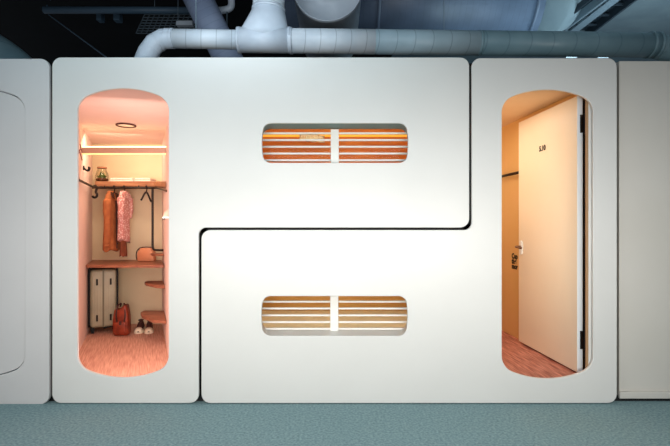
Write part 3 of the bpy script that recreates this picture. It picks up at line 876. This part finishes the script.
RD = 1.10
def rod(parent, p, r=.005, top=3.85):
    p = Vector(p); axis_obj('hanger_rod', p, (p.x, p.y, top), cyl(r, 8), M['tray_light'], parent)

# main duct, large right run; dimmer light to the right painted by section
def cz(px): return 40.3 + (px - 240) * (45 - 40.3) / 400
g = empty('ventilation_duct', P(450, cz(450), RD), 'long horizontal grey spiral duct running just above the cabins', 'duct')
Rm = 11.9 / 150 * RD
axis_obj('pipe', P(288, cz(288), RD), P(375, cz(375), RD), cyl(Rm), M['duct'], g)
axis_obj('pipe', P(375, cz(375), RD), P(480, cz(480), RD), cyl(Rm), M['duct_half_shade'], g)
axis_obj('pipe', P(480, cz(480), RD), P(655, cz(655), RD), cyl(Rm), M['duct_teal_shade'], g)
def band(px, R, w=.018): return axis_obj('collar', P(px, cz(px), RD), P(px + w * 150 / RD, cz(px), RD), cyl(R), M['duct_plain'] if px < 400 else M['duct_teal_shade'], g)
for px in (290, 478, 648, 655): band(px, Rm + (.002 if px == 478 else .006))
axis_obj('bend', P(655, cz(655), RD), P(690, 58, 1.2), cyl(Rm * .98), M['duct_teal_shade'], g)
rod(g, P(444, cz(444) - 10, RD), .003)
# branch fitting (saddle to the vertical duct)
t = empty('duct_fitting', P(264, 40, RD), 'white tee fitting where the vertical duct joins the horizontal duct', 'duct')
axis_obj('sleeve', P(238, 40, RD), P(290, 40.6, RD), cyl(12.2 / 150 * RD), M['duct_plain'], t)
for px in (238, 288.5):
    axis_obj('collar', P(px, 40.3, RD), P(px + 2.4, 40.3, RD), cyl(12.7 / 150 * RD), M['duct_plain'], t)
bm = BM(); rr1 = []; n = 40
c0 = P(264, 42, RD); c1 = P(268.5, 11, RD)
ra_ = [bm.verts.new(c0 + Vector((25 / 150 * RD * math.cos(2 * PI * j / n), .085 * math.sin(2 * PI * j / n), 0))) for j in range(n)]
rb_ = [bm.verts.new(c0 + Vector((24.5 / 150 * RD * math.cos(2 * PI * j / n), .09 * math.sin(2 * PI * j / n), .075))) for j in range(n)]
rc_ = [bm.verts.new(c1 + Vector((16.2 / 150 * RD * math.cos(2 * PI * j / n), .115 * math.sin(2 * PI * j / n), 0))) for j in range(n)]
for a, b in ((ra_, rb_), (rb_, rc_)):
    for j in range(n): bm.faces.new((a[j], a[(j + 1) % n], b[(j + 1) % n], b[j]))
bm.faces.new(ra_[::-1]); bm.faces.new(rc_)
link('hood', bm, M['duct_plain'], t, smooth=True, world=True)
axis_obj('riser', c1, P(270, -40, RD), cyl(15.7 / 150 * RD), M['duct'], t)
axis_obj('riser_collar', c1 - Vector((0, 0, .004)), c1 + Vector((.001, 0, .016)), cyl(16.6 / 150 * RD), M['duct_plain'], t)
rod(t, P(270, -38, RD))
# reduced left run + gored elbow
e = empty('duct_elbow', P(146, 60, RD), 'white segmented duct elbow bending down behind the left cabin', 'duct')
Re = 9.3 / 150 * RD
axis_obj('pipe', P(171, 38.6, RD), P(239, 39.8, RD), cyl(Re), M['duct'], e)
bm = BM(); tube(bm, [P(172, 38.6, RD), P(163, 39.2, RD), P(154.5, 44.0, RD), P(148, 53, RD), P(143, 65, RD), P(141, 95, RD)], Re * 1.06, 32); link('bend', bm, M['duct_plain'], e, smooth=True, world=True)
for a, b in (((171, 38.6), (173.5, 38.6)), ((165.5, 38.6), (167, 38.7)), ((158.4, 41.8), (159.3, 41.3)), ((151.0, 48.9), (151.6, 48.1)), ((146, 57.8), (146.4, 56.8))):
    axis_obj('collar', P(a[0], a[1], RD), P(b[0], b[1], RD), cyl(Re + .004, 32), M['duct_plain'], e)
rod(e, P(196, 31, RD))

# diagonal spiral duct behind
d = empty('diagonal_duct', P(215, 28, 1.4), 'blue-white spiral duct slanting down behind the horizontal duct', 'duct')
axis_obj('pipe', P(188, -22, 1.4), P(236, 75, 1.4), cyl(14.4 / 150 * 1.4), M['duct_lilac'], d)
rod(d, P(205, 2, 1.4))
# thin pipe and hooked end
bm = BM(); tube(bm, [P(44, 10, 1.7), P(214, 10.5, 1.7)], 3.4 / 150 * 1.7, 20)
tp = tag(link('thin_pipe', bm, M['pipe_dark'], smooth=True, loc=P(120, 10, 1.7)), 'long thin dark blue pipe high behind the elbow duct', 'pipe')
bm = BM(); tube(bm, sm([P(212, 10.5, 1.5), P(224, 10.5, 1.5), P(231.5, 8, 1.5), P(231.5, -2, 1.5), P(231, -40, 1.5)], 3), 3.4 / 150 * 1.5, 20)
cp = tag(link('curved_pipe', bm, M['duct_plain'], smooth=True, loc=P(231, -40, 1.5)), 'slim white pipe curving upward right of the slanting duct', 'pipe')
bm = BM(); tube(bm, [P(227, 12, 1.45), P(227, 60, 1.45)], .008, 8)
link('drop_rod', bm, M['tray_light'], cp, smooth=True, world=True)
# big round duct with end cap, aimed at the viewer
b0 = P(327.5, -14, 1.20); b1 = b0 + Vector((0, 1.05, -.02))
bd = empty('round_duct', b0, 'big round white duct pointing at the viewer with closed end cap', 'duct')
Rb = 35 / 150 * 1.20
def capped(bm, L):
    lathe(bm, [(0, .02), (.06, .02), (.062, .0), (.07, .0), (.072, .022), (Rb - .012, .03), (Rb - .004, .0), (Rb, .004)] + sum([[(Rb, z), (Rb - .008, z + .01)] for z in [.06 + .05 * i for i in range(int((L - .1) / .05))]], []) + [(Rb, L), (0, L)], 56)
axis_obj('body', b0, b1, capped, M['duct_plain'], bd)
rod(bd, b0 + Vector((0, .3, Rb)))
# huge transverse duct behind
h = empty('large_duct', P(430, 4, 1.62), 'very large blue-grey ribbed duct running across behind the horizontal duct', 'duct')
axis_obj('body', P(283, 1, 1.62), P(528, 1, 1.62), cyl(.47, 64), M['duct_blue'], h)
for px in (374, 520): axis_obj('flange', P(px, 1, 1.62), P(px + 3, 1, 1.62), cyl(.485, 64), M['duct_blue'], h)
axis_obj('end_reducer', P(528, 1, 1.62), P(575, -14, 1.75), lambda bm, L: lathe(bm, [(0, 0), (.47, 0), (.38, L), (0, L)], 64), M['ceil_blue'], h)
rod(h, P(400, -38, 1.62), .01)

# ceiling and tray
bm = BM(); box(bm, (.9, -1.0, 3.86), (6, 6, 3.9)); struct('ceiling', bm, M['ceil_blue'], 'blue-grey slab ceiling above the ducts at right', 'ceiling')
bm = BM(); box(bm, (-6, -1.0, 3.86), (.9, 6, 3.9)); struct('ceiling_left', bm, M['ceil_dark'], 'black ceiling void above the ducts at left', 'ceiling')
bm = BM(); box(bm, (-6, 6, 0), (6, 6.05, 3.9)); struct('wall_back', bm, M['ceil_dark'], 'dark rear wall of the hall behind the cabins', 'wall')
bm = BM(); box(bm, (.95, 4.6, 2.3), (6, 4.65, 3.86)); struct('wall_back_right', bm, M['ceil_blue'], 'blue-grey rear wall beyond the ducts at right', 'wall')
# cable tray running in depth to upper right
tr = empty('cable_tray', P(590, 12, 1.6), 'dark steel cable tray slanting across the ceiling at right', 'cable tray')
ta, tb2 = P(556, 34, 1.75), P(618, -14, 1.42)
tc_, td = P(586, 34, 1.75), P(648, -14, 1.42)
def bar4(name, a, b, m, r=.02, rz=None):
    bm = BM(); dv = (b - a).normalized(); s = dv.cross(Vector((0, 0, 1))).normalized() * r; u = Vector((0, 0, rz or r))
    v = [bm.verts.new(p + q) for p in (a, b) for q in (-s - u, s - u, s + u, -s + u)]
    for f in ((0, 1, 2, 3), (7, 6, 5, 4), (0, 4, 5, 1), (1, 5, 6, 2), (2, 6, 7, 3), (3, 7, 4, 0)): bm.faces.new([v[i] for i in f])
    return link(name, bm, m, tr, world=True)
bar4('side_rail', ta, tb2, M['tray_light'], .012, .045)
bar4('side_rail', tc_, td, M['tray'], .012, .05)
bar4('floor_plate', (ta + tc_) / 2 + Vector((0, 0, .05)), (tb2 + td) / 2 + Vector((0, 0, .05)), M['tray'], .17, .006)
bar4('light_pipe', ta * .55 + tc_ * .45, tb2 * .55 + td * .45, M['tray_light'], .05, .012)
for k in range(5):
    f = k / 4.5; a = ta.lerp(tb2, f); b = tc_.lerp(td, f); bar4('rung', a, b, M['tray'], .01)
bar4('outer_channel', P(546, 34, 1.75), P(604, -14, 1.42), M['tray'], .012, .03)
# grid tray at left
gt = empty('mesh_tray', (P(165, 22, 1.85).x, ry(1.85), 3.66), 'dim wire mesh cable tray behind the left duct elbow', 'cable tray')
bm = BM()
ga, gb, gc, gd = P(136, 0, 1.94), P(198, 0, 1.94), P(146, 0, 1.74), P(206, 0, 1.74)
for q in (ga, gb, gc, gd): q.z = 3.66
for k in range(13): f = k / 12; tube(bm, [ga.lerp(gb, f), gc.lerp(gd, f)], .006, 6)
for k in range(9): f = k / 8; tube(bm, [ga.lerp(gc, f), gb.lerp(gd, f)], .006, 6)
link('mesh', bm, M['tray_light'], gt, world=True)
bm = BM(); box(bm, P(176, 25, 1.6), P(194, 23.3, 1.62)); link('bracket_bar', bm, M['duct_plain'], gt, world=True)
rod(gt, P(178, 24, 1.62), .004); rod(gt, (gc.x + .1, gc.y, 3.66), .004)
for (a, b) in ((96, 105), (113, 123)):
    bm = BM(); box(bm, P(a, 20, 1.8), P(b, 15, 1.83)); link('clamp', bm, M['pipe_dark'], tp, bevel=.006, world=True)
bm = BM(); tube(bm, [P(47, 5, 1.75), P(49, 15, 1.75), P(106, 57, 1.5)], .007, 6)
tag(link('cable', bm, M['pipe_dark'], loc=P(49, 15, 1.75)), 'thin cable slanting down from the left end of the blue pipe', 'cable')
# curved teal duct in the left corner
bm = BM(); tube(bm, sm([P(-40, 35, 1.3), P(-12, 48, 1.3), P(14, 66, 1.3), P(30, 85, 1.3)], 2), .16, 32)
td_ = tag(link('teal_duct', bm, M['duct_teal_shade'], smooth=True, loc=P(14, 66, 1.3)), 'curved teal duct rising behind the far left cabin', 'duct')
rod(td_, P(-30, 40, 1.3))
# pale trays under the right end of the duct
for (a, b, y0_, y1_, lab) in ((566, 580, 53.5, 58, 'small pale plate behind the top of the right cabin, left of three'), (598, 612, 54, 58, 'small pale plate behind the top of the right cabin, middle of three'), (640, 668, 52.5, 57.5, 'bright pale panel at the end of the duct above the far right cabin')):
    bm = BM()
    v = [bm.verts.new(p) for p in (P(a, y1_, 1.30), P(b - 4, y1_, 1.30), P(b + 4, y0_, 1.42), P(a + 8, y0_, 1.42))]
    bm.faces.new(v); r_ = bmesh.ops.extrude_face_region(bm, geom=bm.faces[:]); bmesh.ops.translate(bm, vec=(0, 0, .02), verts=[x for x in r_['geom'] if isinstance(x, bmesh.types.BMVert)])
    tag(link('cover_plate', bm, M['duct_plain'], loc=P(a, y1_, 1.30)), lab, 'plate')

tag(pil, 'crumpled white cloth seen through the upper window slats, left half', 'cloth')

# roofs of the cabins
bm = BM(); box(bm, (fx(56), .052, 2.27), (fx(612), 2.2, 2.29)); struct('roof', bm, M['black'], 'dark flat roof of the cabins behind their fronts', 'roof')

# ================================================================ lights
def area(name, loc, target, size, sy, power, col, spread=PI):
    l = bpy.data.lights.new(name, 'AREA'); l.spread = spread; l.shape = 'RECTANGLE'; l.size = size; l.size_y = sy; l.energy = power; l.color = col
    o = bpy.data.objects.new(name, l); C.objects.link(o); o.location = loc
    o.rotation_euler = (Vector(target) - Vector(loc)).to_track_quat('-Z', 'Y').to_euler()
    return o
def point(name, loc, power, col, rad=.05):
    l = bpy.data.lights.new(name, 'POINT'); l.energy = power; l.color = col; l.shadow_soft_size = rad
    o = bpy.data.objects.new(name, l); C.objects.link(o); o.location = loc; return o
area('corridor_key', (0, -3.2, .95), (0, 0, .95), 4.2, .7, 23.5, (1, .95, .89), math.radians(70))
area('corridor_top', (-.3, -3.2, 2.0), (-.3, 0, 1.3), 3.4, .6, 16, (.86, .95, 1))
area('top_wash', (-.9, -.8, 2.8), (-.9, 0, 2.1), 3.2, .2, 4, (.55, .85, 1), math.radians(120))  # added unseen lamp tinting the top of the fronts blue
area('duct_light', (-.75, -.5, 2.75), (-.6, .6, 2.9), .9, .3, 5.5, (.80, .90, 1))
area('ceiling_fill', (2.6, .7, 2.4), (2.9, 1.6, 3.8), 2.2, 1.0, 26, (.68, .92, 1))  # added unseen lamp brightening the right-hand ceiling
area('ceiling_fill_far', (3.6, 1.2, 2.5), (3.8, 2.2, 3.8), 1.5, 1.0, 26, (.72, .9, 1))  # second added lamp, for the far right of the ceiling
area('floor_light', (0, -1.7, 1.9), (0, -1.2, 0), 5, .6, 26, (.93, .98, 1))
# left room: added unseen fill lamps, those at the front facing in
area('left_room_front_fill', (-1.47, .17, 1.40), (-1.95, 2.1, 1.15), .5, 1.2, 6.5, (1, .83, .74))
area('left_room_low_fill', (-1.47, .17, .45), (-2.1, 2.1, .55), .5, .5, 4.2, (1, .84, .70))
area('left_room_back', (-2.18, 1.50, 2.09), (-2.35, 2.1, .6), .4, .2, 6.5, (1, .86, .62))
area('left_room_up_fill', (-1.62, .38, .25), (-1.62, .38, 2.1), .4, .4, 2.0, (1, .82, .76))
area('left_room_pink', (-1.35, .8, 1.6), (-2.4, 1.3, 1.7), .2, .6, .8, (1, .50, .56))
# right room
area('right_room_front_fill', (1.15, .14, 1.25), (1.60, 1.2, 1.15), .3, 1.3, 3.2, (1, .92, .80))  # added unseen fill lamp, facing into the room
area('right_room_back', (1.2, 1.9, 1.6), (1.6, 1.2, 1.4), .4, .8, 3.0, (1, .76, .42))
area('right_room_down', (1.2, .7, 2.10), (1.2, .7, 0), .3, .6, 4, (1, .84, .66))
# bunks
area('bunk_upper_light', (0, .22, 1.95), (0, 1.1, 1.85), 1.5, .1, 8, (1, .66, .36))
area('bunk_lower_light', (0, .22, .95), (0, 1.1, .75), 1.5, .1, 6, (1, .80, .52))

w = bpy.data.worlds.new('w'); S.world = w; w.use_nodes = True
w.node_tree.nodes['Background'].inputs[0].default_value = (.34, .38, .43, 1)
w.node_tree.nodes['Background'].inputs[1].default_value = .45

cam = bpy.data.cameras.new('cam'); cam.sensor_width = 36; cam.lens = 450 / 670 * 36
co = bpy.data.objects.new('cam', cam); C.objects.link(co); co.location = (0, -3, EYE); co.rotation_euler = (PI / 2, 0, 0)
S.camera = co
S.view_settings.view_transform = 'Standard'
S.view_settings.look = 'None'
